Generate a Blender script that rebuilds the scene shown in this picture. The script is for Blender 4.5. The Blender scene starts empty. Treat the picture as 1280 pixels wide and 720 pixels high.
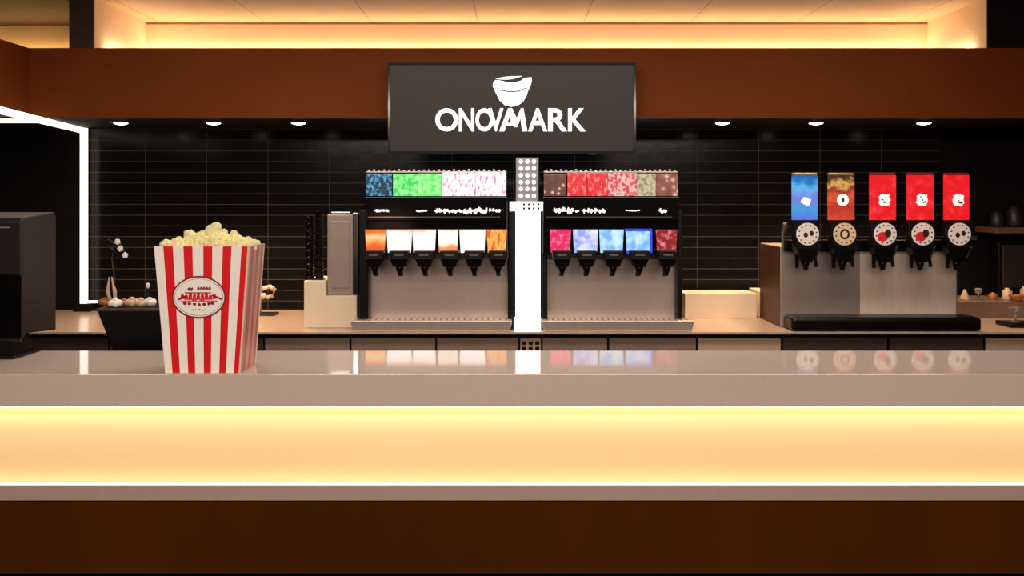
import bpy, bmesh, math, random
from mathutils import Vector, Matrix
C = bpy.context.scene.collection
PI = math.pi

# ------------------------------------------------------------------ camera model
F, CX, HY, CZ = 1150.0, 640.0, 250.0, 1.52
K = 1.0444      # front counter depth factor
def X(px, Y): return (px - CX) / F * Y
def Z(py, Y): return CZ - (py - HY) / F * Y

# ------------------------------------------------------------------ materials
def lin(c):
    c = c / 255.0
    return c / 12.92 if c <= 0.04045 else ((c + 0.055) / 1.055) ** 2.4
def rgb(r, g, b): return (lin(r), lin(g), lin(b), 1.0)

def newmat(name):
    m = bpy.data.materials.new(name); m.use_nodes = True
    nt = m.node_tree
    for n in list(nt.nodes): nt.nodes.remove(n)
    out = nt.nodes.new('ShaderNodeOutputMaterial')
    b = nt.nodes.new('ShaderNodeBsdfPrincipled')
    nt.links.new(b.outputs[0], out.inputs[0])
    return m, nt, b

def mat(name, col, rough=0.5, metal=0.0, vary=0.12, scale=8.0, bump=0.0, emit=None, es=0.0, stretch=(1, 1, 1), spec=0.5, alpha=None, trans=0.0, coat=0.0):
    m, nt, b = newmat(name)
    tc = nt.nodes.new('ShaderNodeTexCoord'); mp = nt.nodes.new('ShaderNodeMapping')
    mp.inputs['Scale'].default_value = stretch
    nz = nt.nodes.new('ShaderNodeTexNoise'); nz.inputs['Scale'].default_value = scale; nz.inputs['Detail'].default_value = 4
    nt.links.new(tc.outputs['Object'], mp.inputs[0]); nt.links.new(mp.outputs[0], nz.inputs['Vector'])
    rp = nt.nodes.new('ShaderNodeValToRGB')
    rp.color_ramp.elements[0].position = 0.3; rp.color_ramp.elements[1].position = 0.7
    rp.color_ramp.elements[0].color = tuple(c * (1 - vary) for c in col[:3]) + (1,)
    rp.color_ramp.elements[1].color = tuple(min(1, c * (1 + vary)) for c in col[:3]) + (1,)
    nt.links.new(nz.outputs[0], rp.inputs[0]); nt.links.new(rp.outputs[0], b.inputs['Base Color'])
    b.inputs['Roughness'].default_value = rough; b.inputs['Metallic'].default_value = metal
    b.inputs['Specular IOR Level'].default_value = spec
    if coat: b.inputs['Coat Weight'].default_value = coat; b.inputs['Coat Roughness'].default_value = 0.05
    if trans: b.inputs['Transmission Weight'].default_value = trans
    if bump:
        bp = nt.nodes.new('ShaderNodeBump'); bp.inputs['Strength'].default_value = bump; bp.inputs['Distance'].default_value = 0.01
        nt.links.new(nz.outputs[0], bp.inputs['Height']); nt.links.new(bp.outputs[0], b.inputs['Normal'])
    if emit:
        b.inputs['Emission Color'].default_value = emit; b.inputs['Emission Strength'].default_value = es
    return m

def glow(name, stops, es=1.0, scale=30.0, kind='noise', stretch=(1, 1, 1), const=True, rough=0.2):
    """printed backlit film: pattern colours glow"""
    m, nt, b = newmat(name)
    tc = nt.nodes.new('ShaderNodeTexCoord'); mp = nt.nodes.new('ShaderNodeMapping')
    mp.inputs['Scale'].default_value = stretch
    nt.links.new(tc.outputs['Object'], mp.inputs[0])
    rp = nt.nodes.new('ShaderNodeValToRGB')
    if const: rp.color_ramp.interpolation = 'LINEAR'
    els = rp.color_ramp.elements
    els[0].position, els[0].color = stops[0]
    els[1].position, els[1].color = stops[-1]
    for p, c in stops[1:-1]:
        e = els.new(p); e.color = c
    if kind == 'noise':
        t = nt.nodes.new('ShaderNodeTexNoise'); t.inputs['Scale'].default_value = scale; t.inputs['Detail'].default_value = 2
        nt.links.new(mp.outputs[0], t.inputs['Vector']); nt.links.new(t.outputs[0], rp.inputs[0])
    elif kind == 'voronoi':
        t = nt.nodes.new('ShaderNodeTexVoronoi'); t.inputs['Scale'].default_value = scale
        nt.links.new(mp.outputs[0], t.inputs['Vector']); nt.links.new(t.outputs['Distance'], rp.inputs[0])
    elif kind == 'gradz':       # printed colour bands running up the card
        tg = nt.nodes.new('ShaderNodeTexCoord'); sp = nt.nodes.new('ShaderNodeSeparateXYZ')
        nt.links.new(tg.outputs['Generated'], sp.inputs[0])
        t = nt.nodes.new('ShaderNodeTexNoise'); t.inputs['Scale'].default_value = scale
        nt.links.new(mp.outputs[0], t.inputs['Vector'])
        ma = nt.nodes.new('ShaderNodeMath'); ma.operation = 'MULTIPLY_ADD'; ma.inputs[1].default_value = 0.45; 
        nt.links.new(t.outputs[0], ma.inputs[0]); 
        m2 = nt.nodes.new('ShaderNodeMath'); m2.operation = 'SUBTRACT'; m2.inputs[1].default_value = 0.22
        nt.links.new(sp.outputs['Z'], m2.inputs[0]); nt.links.new(m2.outputs[0], ma.inputs[2])
        nt.links.new(ma.outputs[0], rp.inputs[0])
    b.inputs['Base Color'].default_value = (0.03, 0.03, 0.03, 1)
    nt.links.new(rp.outputs[0], b.inputs['Emission Color'])
    b.inputs['Emission Strength'].default_value = es * 1.12; b.inputs['Roughness'].default_value = rough
    return m

def lamp_mat(name, col, es):
    m, nt, b = newmat(name)
    b.inputs['Base Color'].default_value = col
    b.inputs['Emission Color'].default_value = col; b.inputs['Emission Strength'].default_value = es
    return m

def tile_mat():
    m, nt, b = newmat('black_stacked_tile')
    tc = nt.nodes.new('ShaderNodeTexCoord'); sp = nt.nodes.new('ShaderNodeSeparateXYZ'); cb = nt.nodes.new('ShaderNodeCombineXYZ')
    nt.links.new(tc.outputs['Object'], sp.inputs[0])
    ax = nt.nodes.new('ShaderNodeMath'); ax.inputs[1].default_value = 20 * 0.358 - 0.008
    az = nt.nodes.new('ShaderNodeMath'); az.inputs[1].default_value = 40 * 0.0626 - (1.494 % 0.0626)
    nt.links.new(sp.outputs['X'], ax.inputs[0]); nt.links.new(sp.outputs['Z'], az.inputs[0])
    nt.links.new(ax.outputs[0], cb.inputs['X']); nt.links.new(az.outputs[0], cb.inputs['Y'])
    br = nt.nodes.new('ShaderNodeTexBrick'); br.offset = 0.0; br.squash = 1.0
    br.inputs['Color1'].default_value = (0.005, 0.004, 0.0037, 1); br.inputs['Color2'].default_value = (0.008, 0.0065, 0.006, 1)
    br.inputs['Mortar'].default_value = (0.066, 0.058, 0.057, 1)
    br.inputs['Scale'].default_value = 1.0; br.inputs['Mortar Size'].default_value = 0.0022; br.inputs['Mortar Smooth'].default_value = 0.3
    br.inputs['Brick Width'].default_value = 0.358; br.inputs['Row Height'].default_value = 0.0626
    nt.links.new(cb.outputs[0], br.inputs['Vector'])
    nt.links.new(br.outputs['Color'], b.inputs['Base Color'])
    b.inputs['Roughness'].default_value = 0.19; b.inputs['Specular IOR Level'].default_value = 0.18
    nz = nt.nodes.new('ShaderNodeTexNoise'); nz.inputs['Scale'].default_value = 14
    nt.links.new(cb.outputs[0], nz.inputs['Vector'])
    mx = nt.nodes.new('ShaderNodeMath'); mx.operation = 'MULTIPLY_ADD'; mx.inputs[1].default_value = -1.2
    nt.links.new(br.outputs['Fac'], mx.inputs[0]); nt.links.new(nz.outputs[0], mx.inputs[2])
    bp = nt.nodes.new('ShaderNodeBump'); bp.inputs['Strength'].default_value = 0.1; bp.inputs['Distance'].default_value = 0.006
    nt.links.new(mx.outputs[0], bp.inputs['Height']); nt.links.new(bp.outputs[0], b.inputs['Normal'])
    return m

def seam_mat(name, col, seam, w, h, size):
    m, nt, b = newmat(name)
    tc = nt.nodes.new('ShaderNodeTexCoord')
    br = nt.nodes.new('ShaderNodeTexBrick'); br.offset = 0.0
    br.inputs['Color1'].default_value = col; br.inputs['Color2'].default_value = tuple(c * 0.96 for c in col[:3]) + (1,)
    br.inputs['Mortar'].default_value = seam; br.inputs['Scale'].default_value = 1
    br.inputs['Mortar Size'].default_value = size; br.inputs['Brick Width'].default_value = w; br.inputs['Row Height'].default_value = h
    mp = nt.nodes.new('ShaderNodeMapping'); mp.inputs['Location'].default_value = (20 * w + 0.2, 20 * h, 0)
    nt.links.new(tc.outputs['Object'], mp.inputs[0]); nt.links.new(mp.outputs[0], br.inputs['Vector'])
    nt.links.new(br.outputs['Color'], b.inputs['Base Color']); b.inputs['Roughness'].default_value = 0.7
    return m

WH = (1, 1, 1, 1)
M = {}
M['tile'] = tile_mat()
M['fascia'] = mat('brown_painted_bulkhead', rgb(112, 52, 12), 0.65, spec=0.12, vary=0.05, scale=3)
M['plaster'] = mat('cream_plaster', rgb(232, 200, 160), 0.8, vary=0.02, scale=4)
M['panelceil'] = seam_mat('cream_ceiling_panels', rgb(214, 178, 136), rgb(140, 104, 70), 0.62, 3.0, 0.0025)
M['darkwood'] = mat('dark_brown_timber', rgb(52, 28, 12), 0.6, vary=0.25, scale=6, stretch=(1, 1, 6))
M['black'] = mat('near_black_paint', rgb(7, 5, 5), 0.7, spec=0.2)
M['floor'] = mat('dark_grey_floor', rgb(60, 52, 46), 0.4, vary=0.2, scale=3)
M['quartz'] = mat('pale_polished_quartz', rgb(218, 201, 190), 0.05, vary=0.025, scale=120, spec=0.5)
M['ledge'] = mat('pale_quartz_ledge', rgb(190, 166, 152), 0.3, vary=0.05, scale=120)
M['frontpanel'] = mat('dark_brown_laminate', rgb(78, 38, 0), 0.7, spec=0.08, vary=0.12, scale=2.5, stretch=(1, 1, 0.3))
M['glowpanel'] = mat('backlit_cream_acrylic', rgb(240, 216, 176), 0.55, vary=0.015, scale=2, emit=rgb(250, 190, 115), es=0.34)
M['led_warm'] = lamp_mat('warm_led', rgb(255, 232, 186), 7)
M['led_warm_low'] = lamp_mat('warm_led_low', rgb(255, 236, 184), 1.8)
M['led_cove'] = lamp_mat('cove_led', rgb(255, 236, 200), 15)
M['led_cove_dim'] = lamp_mat('cove_led_dim', rgb(255, 206, 120), 10)
M['top_fill'] = lamp_mat('cool_white_fill', rgb(240, 240, 255), 9)
M['led_white'] = lamp_mat('white_led_tube', rgb(255, 244, 230), 1.5)
M['lens'] = lamp_mat('downlight_lens', rgb(255, 236, 205), 9.0)
M['worktop'] = mat('cream_worktop', rgb(188, 164, 144), 0.25, vary=0.06, scale=60)
M['creambox'] = mat('cream_laminate', rgb(246, 226, 198), 0.4, vary=0.03, scale=8)
M['steel'] = mat('brushed_steel', rgb(222, 204, 192), 0.34, metal=0.5, vary=0.06, scale=10, stretch=(40, 1, 1))
M['steel_dark'] = mat('dull_steel', rgb(120, 108, 100), 0.4, metal=0.8, vary=0.1, scale=10, stretch=(30, 1, 1))
M['steel_mid'] = mat('satin_grey_metal', rgb(168, 152, 144), 0.45, metal=0.3, vary=0.05, scale=10)
M['steel_dim'] = mat('dim_brushed_steel', rgb(190, 172, 162), 0.36, metal=0.6, vary=0.06, scale=10, stretch=(40, 1, 1))
M['steel_sheen'] = mat('painted_sheen_steel', rgb(238, 216, 198), 0.4, metal=0.2, vary=0.05, scale=6, stretch=(8, 1, 1))
M['side_reflection'] = mat('painted_reflection_side', rgb(74, 44, 28), 0.45, metal=0.3, vary=0.2, scale=5)  # brown reflection on the tower's steel sides, put into the colour
M['chrome'] = mat('chrome', rgb(215, 208, 202), 0.15, metal=1.0, vary=0.02)
M['drawer'] = mat('brown_grey_drawer_front', rgb(150, 126, 110), 0.4, metal=0.3, vary=0.08, scale=8)
M['drawer_dark'] = mat('dark_drawer_front', rgb(76, 62, 56), 0.4, metal=0.3, vary=0.08, scale=8)
M['drawer_cream'] = mat('pale_drawer_front', rgb(190, 164, 138), 0.4, vary=0.05, scale=8)
M['blackplastic'] = mat('black_plastic', rgb(9, 7, 7), 0.35, vary=0.2, spec=0.3)
M['blackgloss'] = mat('black_gloss', rgb(8, 7, 8), 0.12, vary=0.2)
M['darkgrey'] = mat('charcoal_plastic', rgb(44, 36, 34), 0.4, vary=0.1)
M['darkscreen'] = mat('dark_glass_screen', rgb(44, 38, 40), 0.2, vary=0.1)
M['signface'] = mat('charcoal_display', rgb(34, 29, 29), 0.35, spec=0.25, vary=0.04, scale=3, emit=rgb(70, 62, 62), es=0.12)
M['signwhite'] = lamp_mat('white_display_print', rgb(255, 252, 250), 0.95)
M['textwhite'] = lamp_mat('white_lit_print', rgb(240, 236, 236), 0.7)
M['printgrey'] = mat('grey_print', rgb(150, 140, 135), 0.5)
M['paperwhite'] = mat('white_card', rgb(246, 236, 226), 0.5, vary=0.03, scale=20, emit=rgb(250, 240, 230), es=0.16)  # faint glow added so the white card looks more brightly lit
M['paperred'] = mat('red_card', rgb(222, 16, 26), 0.45, vary=0.04, scale=20, emit=rgb(222, 10, 20), es=0.16)  # red stripes get the same added glow
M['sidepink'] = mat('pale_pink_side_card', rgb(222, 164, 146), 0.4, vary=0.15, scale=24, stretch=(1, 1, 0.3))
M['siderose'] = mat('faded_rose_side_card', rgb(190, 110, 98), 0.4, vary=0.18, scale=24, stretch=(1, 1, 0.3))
M['creamrim'] = mat('cream_card_edge', rgb(240, 216, 184), 0.5, vary=0.03)
M['maroon'] = mat('maroon_print', rgb(150, 22, 44), 0.5, vary=0.1)
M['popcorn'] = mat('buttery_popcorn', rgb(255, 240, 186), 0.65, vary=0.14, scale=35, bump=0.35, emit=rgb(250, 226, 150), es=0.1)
M['popbed'] = mat('yellow_popcorn_bed', rgb(222, 190, 110), 0.7, vary=0.25, scale=60, bump=0.8)
M['whitecol'] = glow('white_lit_acrylic', [(0.0, (0.95, 0.97, 1, 1)), (1.0, WH)], es=1.9, scale=20)
M['beadgrey'] = mat('grey_bead_backing', rgb(128, 122, 126), 0.4, emit=rgb(150, 145, 152), es=0.25)
M['bead'] = lamp_mat('bright_bead', rgb(255, 250, 250), 1.1)
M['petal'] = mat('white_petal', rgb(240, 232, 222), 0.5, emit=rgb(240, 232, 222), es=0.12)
M['stem'] = mat('dark_stem', rgb(48, 42, 26), 0.6)
M['pale'] = mat('pale_ceramic', rgb(225, 196, 168), 0.3, vary=0.1)
M['amber'] = mat('amber_ceramic', rgb(180, 110, 66), 0.3, vary=0.2)
M['glass'] = mat('clear_glass', rgb(240, 235, 230), 0.05, trans=0.85)
# printed films
B = lambda r, g, b: rgb(r, g, b)
M['h_navy'] = glow('navy_film', [(0.0, B(8, 30, 50)), (0.48, B(10, 50, 80)), (0.62, B(60, 170, 210)), (1.0, B(190, 240, 255))], 0.8, 75)
M['h_green'] = glow('green_film', [(0.0, B(40, 190, 80)), (0.42, B(60, 210, 90)), (0.58, B(140, 250, 140)), (1.0, B(220, 255, 200))], 1.0, 45)
M['h_green2'] = glow('lime_film', [(0.0, B(60, 200, 110)), (0.45, B(100, 235, 110)), (0.6, B(170, 250, 150)), (1.0, B(230, 255, 210))], 1.0, 45)
M['h_pink'] = glow('pink_white_film', [(0.0, B(215, 70, 125)), (0.34, B(238, 130, 170)), (0.43, B(250, 210, 225)), (0.5, WH), (1.0, WH)], 1.0, 55, stretch=(1.6, 1, 0.6))
M['h_brown'] = glow('brown_spotted_film', [(0.0, B(255, 225, 190)), (0.16, B(235, 190, 150)), (0.3, B(120, 70, 60)), (1.0, B(90, 50, 44))], 0.75, 32, kind='voronoi')
M['h_red'] = glow('red_film', [(0.0, B(205, 20, 30)), (0.52, B(238, 34, 44)), (0.62, B(250, 120, 120)), (1.0, B(255, 225, 215))], 0.9, 48, stretch=(1.4, 1, 0.8))
M['h_redwhite'] = glow('red_white_film', [(0.0, B(215, 30, 55)), (0.44, B(230, 70, 90)), (0.54, B(245, 190, 180)), (1.0, B(255, 240, 225))], 0.85, 60)
M['h_cream'] = glow('cream_green_film', [(0.0, B(60, 140, 100)), (0.38, B(150, 150, 100)), (0.52, B(215, 195, 160)), (1.0, B(245, 235, 210))], 0.75, 60)
M['h_tan'] = glow('tan_spotted_film', [(0.0, B(250, 235, 215)), (0.22, B(230, 180, 155)), (0.4, B(170, 95, 80)), (1.0, B(120, 70, 60))], 0.75, 30, kind='voronoi')
M['c_orange'] = glow('orange_card', [(0.0, B(225, 70, 20)), (0.3, B(245, 95, 30)), (0.52, B(255, 170, 90)), (0.68, B(255, 215, 150)), (0.82, B(245, 130, 50)), (1.0, B(235, 90, 30))], 0.95, 16, kind='gradz')
M['c_white'] = glow('warm_white_card', [(0.0, B(250, 250, 248)), (0.75, WH), (0.92, B(255, 235, 225)), (1.0, B(250, 190, 170))], 1.15, 10, kind='gradz')
M['c_peach'] = glow('peach_card', [(0.0, B(240, 110, 50)), (0.3, B(248, 150, 90)), (0.42, B(255, 240, 225)), (0.85, B(255, 248, 240)), (1.0, B(255, 180, 140))], 1.0, 14, kind='gradz')
M['c_amber'] = glow('amber_card', [(0.0, B(200, 60, 15)), (0.35, B(235, 90, 25)), (0.5, B(255, 190, 90)), (0.62, B(235, 90, 20)), (1.0, B(205, 60, 15))], 0.95, 22, kind='noise', stretch=(1.6, 1, 0.5))
M['c_magenta'] = glow('magenta_card', [(0.0, B(215, 15, 80)), (0.5, B(232, 25, 95)), (0.62, B(245, 110, 155)), (1.0, B(255, 225, 235))], 0.95, 40)
M['c_lav'] = glow('lavender_card', [(0.0, B(90, 110, 230)), (0.42, B(150, 168, 245)), (0.56, B(220, 222, 255)), (1.0, WH)], 0.95, 26)
M['c_sky'] = glow('pale_blue_card', [(0.0, B(80, 140, 245)), (0.42, B(130, 185, 252)), (0.58, B(185, 228, 252)), (1.0, B(235, 252, 255))], 0.95, 24)
M['c_blue'] = glow('bright_blue_edge', [(0.0, B(24, 50, 230)), (1.0, B(40, 80, 245))], 0.9, 20)
M['c_darkred'] = glow('dark_red_card', [(0.0, B(110, 10, 24)), (0.5, B(160, 22, 40)), (0.6, B(230, 110, 115)), (1.0, B(255, 225, 220))], 0.75, 40)
M['t_blue'] = glow('blue_violet_film', [(0.0, B(90, 110, 230)), (0.25, B(60, 160, 225)), (0.5, B(125, 120, 225)), (0.72, B(90, 190, 240)), (0.88, B(20, 120, 200)), (1.0, B(15, 90, 170))], 0.85, 22, kind='gradz')
M['t_amber'] = glow('red_amber_film', [(0.0, B(225, 70, 40)), (0.3, B(190, 40, 25)), (0.5, B(235, 90, 50)), (0.68, B(150, 30, 20)), (0.8, B(235, 180, 90)), (0.92, B(90, 45, 20)), (1.0, B(60, 30, 16))], 0.8, 34, kind='gradz')
M['t_red'] = glow('bright_red_film', [(0.0, B(210, 2, 18)), (0.5, B(228, 6, 24)), (0.66, B(242, 34, 44)), (1.0, B(250, 110, 100))], 0.95, 26)
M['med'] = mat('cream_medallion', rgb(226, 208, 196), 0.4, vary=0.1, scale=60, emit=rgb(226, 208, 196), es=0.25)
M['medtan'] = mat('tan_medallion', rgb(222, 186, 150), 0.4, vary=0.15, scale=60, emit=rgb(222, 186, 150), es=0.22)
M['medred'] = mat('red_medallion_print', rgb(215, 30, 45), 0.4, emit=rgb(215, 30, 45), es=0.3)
M['med_dark'] = mat('dark_medallion_print', rgb(50, 32, 28), 0.5)
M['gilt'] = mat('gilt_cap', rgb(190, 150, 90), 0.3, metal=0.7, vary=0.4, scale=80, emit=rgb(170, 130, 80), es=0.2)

# ------------------------------------------------------------------ mesh builder
class MB:
    def __init__(s): s.bm = bmesh.new(); s.mi = 0
    def _tag(s, faces):
        for f in faces: f.material_index = s.mi
    def hexa(s, p):
        v = [s.bm.verts.new(q) for q in p]
        fs = [(0, 3, 2, 1), (4, 5, 6, 7), (0, 1, 5, 4), (1, 2, 6, 5), (2, 3, 7, 6), (3, 0, 4, 7)]
        s._tag([s.bm.faces.new([v[i] for i in f]) for f in fs]); return s
    def box(s, x0, x1, y0, y1, z0, z1):
        return s.hexa([(x0, y0, z0), (x1, y0, z0), (x1, y1, z0), (x0, y1, z0), (x0, y0, z1), (x1, y0, z1), (x1, y1, z1), (x0, y1, z1)])
    def taper(s, b, t, z0, z1):
        bx0, bx1, by0, by1 = b; tx0, tx1, ty0, ty1 = t
        return s.hexa([(bx0, by0, z0), (bx1, by0, z0), (bx1, by1, z0), (bx0, by1, z0), (tx0, ty0, z1), (tx1, ty0, z1), (tx1, ty1, z1), (tx0, ty1, z1)])
    def prism(s, pts, a, b, axis='y'):
        def P(u, v, w):
            return {'y': (u, w, v), 'z': (u, v, w), 'x': (w, u, v)}[axis]
        A = [s.bm.verts.new(P(u, v, a)) for u, v in pts]; Bv = [s.bm.verts.new(P(u, v, b)) for u, v in pts]
        n = len(pts); fs = [s.bm.faces.new(A), s.bm.faces.new(list(reversed(Bv)))]
        for i in range(n): fs.append(s.bm.faces.new([A[(i + 1) % n], A[i], Bv[i], Bv[(i + 1) % n]]))
        s._tag(fs); return s
    def lathe(s, c, prof, axis='z', n=24):
        """prof: list of (radius, along)"""
        rings = []
        for r, h in prof:
            ring = []
            for k in range(n):
                a = 2 * PI * k / n; u, v = math.cos(a) * r, math.sin(a) * r
                q = {'z': (u, v, h), 'y': (u, h, v), 'x': (h, u, v)}[axis]
                ring.append(s.bm.verts.new((c[0] + q[0], c[1] + q[1], c[2] + q[2])))
            rings.append(ring)
        fs = []
        for i in range(len(rings) - 1):
            for k in range(n):
                fs.append(s.bm.faces.new([rings[i][k], rings[i][(k + 1) % n], rings[i + 1][(k + 1) % n], rings[i + 1][k]]))
        fs.append(s.bm.faces.new(list(reversed(rings[0])))); fs.append(s.bm.faces.new(rings[-1]))
        s._tag(fs); return s
    def sphere(s, c, r, sc=(1, 1, 1), u=12, v=8):
        r_ = bmesh.ops.create_uvsphere(s.bm, u_segments=u, v_segments=v, radius=r)
        for q in r_['verts']: q.co = Vector((q.co.x * sc[0] + c[0], q.co.y * sc[1] + c[1], q.co.z * sc[2] + c[2]))
        s._tag({f for q in r_['verts'] for f in q.link_faces}); return s
    def tube(s, pts, r, n=10):
        pts = [Vector(p) for p in pts]; rings = []
        for i, p in enumerate(pts):
            d = (pts[min(i + 1, len(pts) - 1)] - pts[max(i - 1, 0)]).normalized()
            up = Vector((0, 0, 1)) if abs(d.z) < 0.95 else Vector((1, 0, 0))
            a = d.cross(up).normalized(); b = a.cross(d)
            rr = r[i] if isinstance(r, (list, tuple)) else r
            rings.append([s.bm.verts.new(p + a * math.cos(2 * PI * k / n) * rr + b * math.sin(2 * PI * k / n) * rr) for k in range(n)])
        fs = []
        for i in range(len(rings) - 1):
            for k in range(n): fs.append(s.bm.faces.new([rings[i][k], rings[i][(k + 1) % n], rings[i + 1][(k + 1) % n], rings[i + 1][k]]))
        fs.append(s.bm.faces.new(list(reversed(rings[0])))); fs.append(s.bm.faces.new(rings[-1]))
        s._tag(fs); return s
    def marks(s, x0, x1, z0, z1, y, n, seed, t=0.25, d=0.0012):
        """a row of illegible lettering-like strokes on a face looking towards -y"""
        R = random.Random(seed); w = (x1 - x0) / n; h = z1 - z0
        s.box(x0, x1, y - d, y, z0 + h * 0.38, z0 + h * 0.62)
        for i in range(n):
            for q in range(3):
                cx = x0 + (i + R.uniform(0.15, 0.85)) * w; cz = z0 + h * R.uniform(0.3, 0.7); r = w * R.uniform(0.2, 0.42)
                s.prism([(cx + r * math.cos(a) * R.uniform(0.7, 1.1), cz + h * 0.36 * math.sin(a) * R.uniform(0.5, 1.1)) for a in [2 * PI * k / 7 for k in range(7)]], y - d, y)
        return s
    def build(s, name, mats, parent=None, bevel=0.0, smooth=False, seg=2, base=True):
        bmesh.ops.recalc_face_normals(s.bm, faces=s.bm.faces)
        if not isinstance(mats, (list, tuple)): mats = [mats]
        off = Vector((0, 0, 0))
        if parent is not None:
            p = parent
            while p.parent: p = p.parent
            off = p.location.copy()
        elif base:
            xs = [v.co for v in s.bm.verts]
            off = Vector(((min(v.x for v in xs) + max(v.x for v in xs)) / 2, (min(v.y for v in xs) + max(v.y for v in xs)) / 2, min(v.z for v in xs)))
        bmesh.ops.translate(s.bm, verts=s.bm.verts, vec=-off)
        me = bpy.data.meshes.new(name); s.bm.to_mesh(me); s.bm.free()
        for m in mats: me.materials.append(m)
        if smooth:
            for f in me.polygons: f.use_smooth = True
        o = bpy.data.objects.new(name, me); C.objects.link(o)
        if parent is None: o.location = off
        else: o.parent = parent
        if bevel:
            md = o.modifiers.new('edge', 'BEVEL'); md.width = bevel; md.segments = seg; md.limit_method = 'ANGLE'; md.angle_limit = math.radians(40)
        return o

def tag(o, label, cat, group=None):
    o['label'] = label; o['category'] = cat
    if group: o['group'] = group
    return o
def thing(name, loc, label, cat, group=None):
    o = bpy.data.objects.new(name, None); o.empty_display_size = 0.05; C.objects.link(o); o.location = loc
    return tag(o, label, cat, group)
def plabel(o, t): o['label'] = t; return o
def struct(name, mb, m, bevel=0.0):
    o = mb.build(name, m, None, bevel, base=False); o['kind'] = 'structure'; return o
def copy_tree(o, parent=None):
    c = o.copy(); C.objects.link(c)
    if parent is not None: c.parent = parent
    for ch in list(o.children): copy_tree(ch, c)
    return c

# ------------------------------------------------------------------ setting
YW = 5.37            # tiled wall
YS = 4.70            # bulkhead face
ZS0 = Z(148, YS); ZS1 = Z(60, YS)
ZC = Z(28, YW)       # ceiling
struct('wall_back', MB().box(-3.6, 3.6, YW, YW + 0.1, 0, ZS0 + 0.02), M['tile'])
struct('wall_upper', MB().box(-3.6, 3.6, YW, YW + 0.1, ZS0 + 0.02, ZC), M['plaster'])
struct('wall_left', MB().box(-3.7, -3.6, -1.2, YW + 0.1, 0, ZC), M['black'])
struct('wall_right', MB().box(3.6, 3.7, -1.2, YW + 0.1, 0, ZC), M['black'])
struct('floor', MB().box(-3.7, 3.7, -1.2, YW + 0.1, -0.1, 0), M['floor'])
struct('ceiling', MB().box(-3.7, 3.7, -1.2, YW + 0.1, ZC, ZC + 0.1), M['panelceil'])
XR = X(36, YS)
struct('trim_1', MB().prism([(-3.6, 3.0), (XR, 3.0), (XR, YS), (3.6, YS), (3.6, YW), (-3.6, YW)], ZS0, ZS1, 'z'), [M['fascia'], M['black']])
for f in bpy.data.objects['trim_1'].data.polygons:
    if f.normal.z < -0.5: f.material_index = 1
# upper piers either side of the lit ceiling tray
xl0, xl1 = X(86, YS), X(118, YS)
xr0 = X(1233, YS)
o = MB(); o.box(xl0, xl1 - 0.006, YS + 0.004, YW, ZS1, ZC); struct('trim_2', o, M['darkwood'])
o = MB(); o.box(xr0 + 0.006, 3.6, YS + 0.004, YW, ZS1, ZC); struct('trim_3', o, M['black'])
struct('trim_4', MB().box(xl1 - 0.006, xl1, YS + 0.006, YW, ZS1, ZC), M['plaster'])
struct('trim_5', MB().box(xr0, xr0 + 0.006, YS + 0.006, YW, ZS1, ZC), M['plaster'])
struct('trim_6', MB().box(-3.6, xl0, 3.0, YW, ZC - 0.02, ZC), M['darkwood'])

struct('trim_7', MB().box(-3.6, X(101, YW), YW - 0.012, YW, 0, ZS0), M['black'])
struct('trim_8', MB().box(xl1, xr0, YW - 0.006, YW, ZC - 0.012, ZC), mat('shadow_gap', rgb(150, 104, 60), 0.8))
struct('trim_9', MB().box(X(1176, YW), 3.6, YW - 0.012, YW, 0, ZS0), M['black'])
# hidden cove strips lying on top of the bulkhead
cv = thing('cove_light', (0, YW - 0.1, ZS1), 'warm cove lighting hidden above brown bulkhead, washing the cream ceiling recess', 'cove light')
MB().box(xl1 + 0.02, xr0 - 0.02, YW - 0.05, YW - 0.012, ZS1 + 0.05, ZS1 + 0.068).build('led_strip', M['led_cove'], cv)
MB().box(xl1 + 0.02, xl1 + 0.045, YS + 0.12, YW - 0.09, ZS1, ZS1 + 0.015).build('led_strip', M['led_cove'], cv)
MB().box(xr0 - 0.045, xr0 - 0.02, YS + 0.12, YW - 0.09, ZS1, ZS1 + 0.015).build('led_strip', M['led_cove'], cv)
MB().box(xl1 + 0.02, xr0 - 0.02, YW - 0.05, YW - 0.002, ZS1, ZS1 + 0.05).build('mounting_rail', M['plaster'], cv)
cv = thing('cove_light', (-2.9, YW - 0.1, ZS1), 'dim warm cove lighting above the bulkhead at the far left corner', 'cove light')
MB().box(-3.3, xl0 - 0.22, YW - 0.05, YW - 0.012, ZS1 + 0.04, ZS1 + 0.06).build('led_strip', M['led_cove_dim'], cv)
MB().box(-3.3, xl0 - 0.22, YW - 0.05, YW - 0.002, ZS1, ZS1 + 0.04).build('mounting_rail', M['darkwood'], cv)

# ------------------------------------------------------------------ white led frame, left
zl = ZS0 - 0.0185
pc = Vector((X(105, 5.3), 5.3, zl)); pe = Vector((-2.27 + 0.10, 3.6, zl))
pf = Vector((X(0, 4.08), 4.08, zl)); pe = pc + (pf - pc) * 1.35
lf = thing('led_frame', (pc.x, 5.3, Z(379, 5.3)), 'white glowing light frame standing at left, upright bar with slanting top beams', 'led light')
def bar(a, b, w, name):
    a, b = Vector(a), Vector(b); d = (b - a).normalized(); up = Vector((0, 0, 1)) if abs(d.z) < 0.9 else Vector((0, 1, 0))
    s = d.cross(up).normalized() * w; t = s.cross(d).normalized() * w
    m = MB(); m.hexa([a - s - t, a + s - t, a + s + t, a - s + t, b - s - t, b + s - t, b + s + t, b - s + t]); return m
bar((pc.x, 5.3, Z(379, 5.3)), (pc.x, 5.3, zl + 0.016), 0.016, 'u').build('light_bar', M['led_white'], lf)
bar(pc, pe, 0.014, 'b').build('light_bar', M['led_white'], lf)
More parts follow.
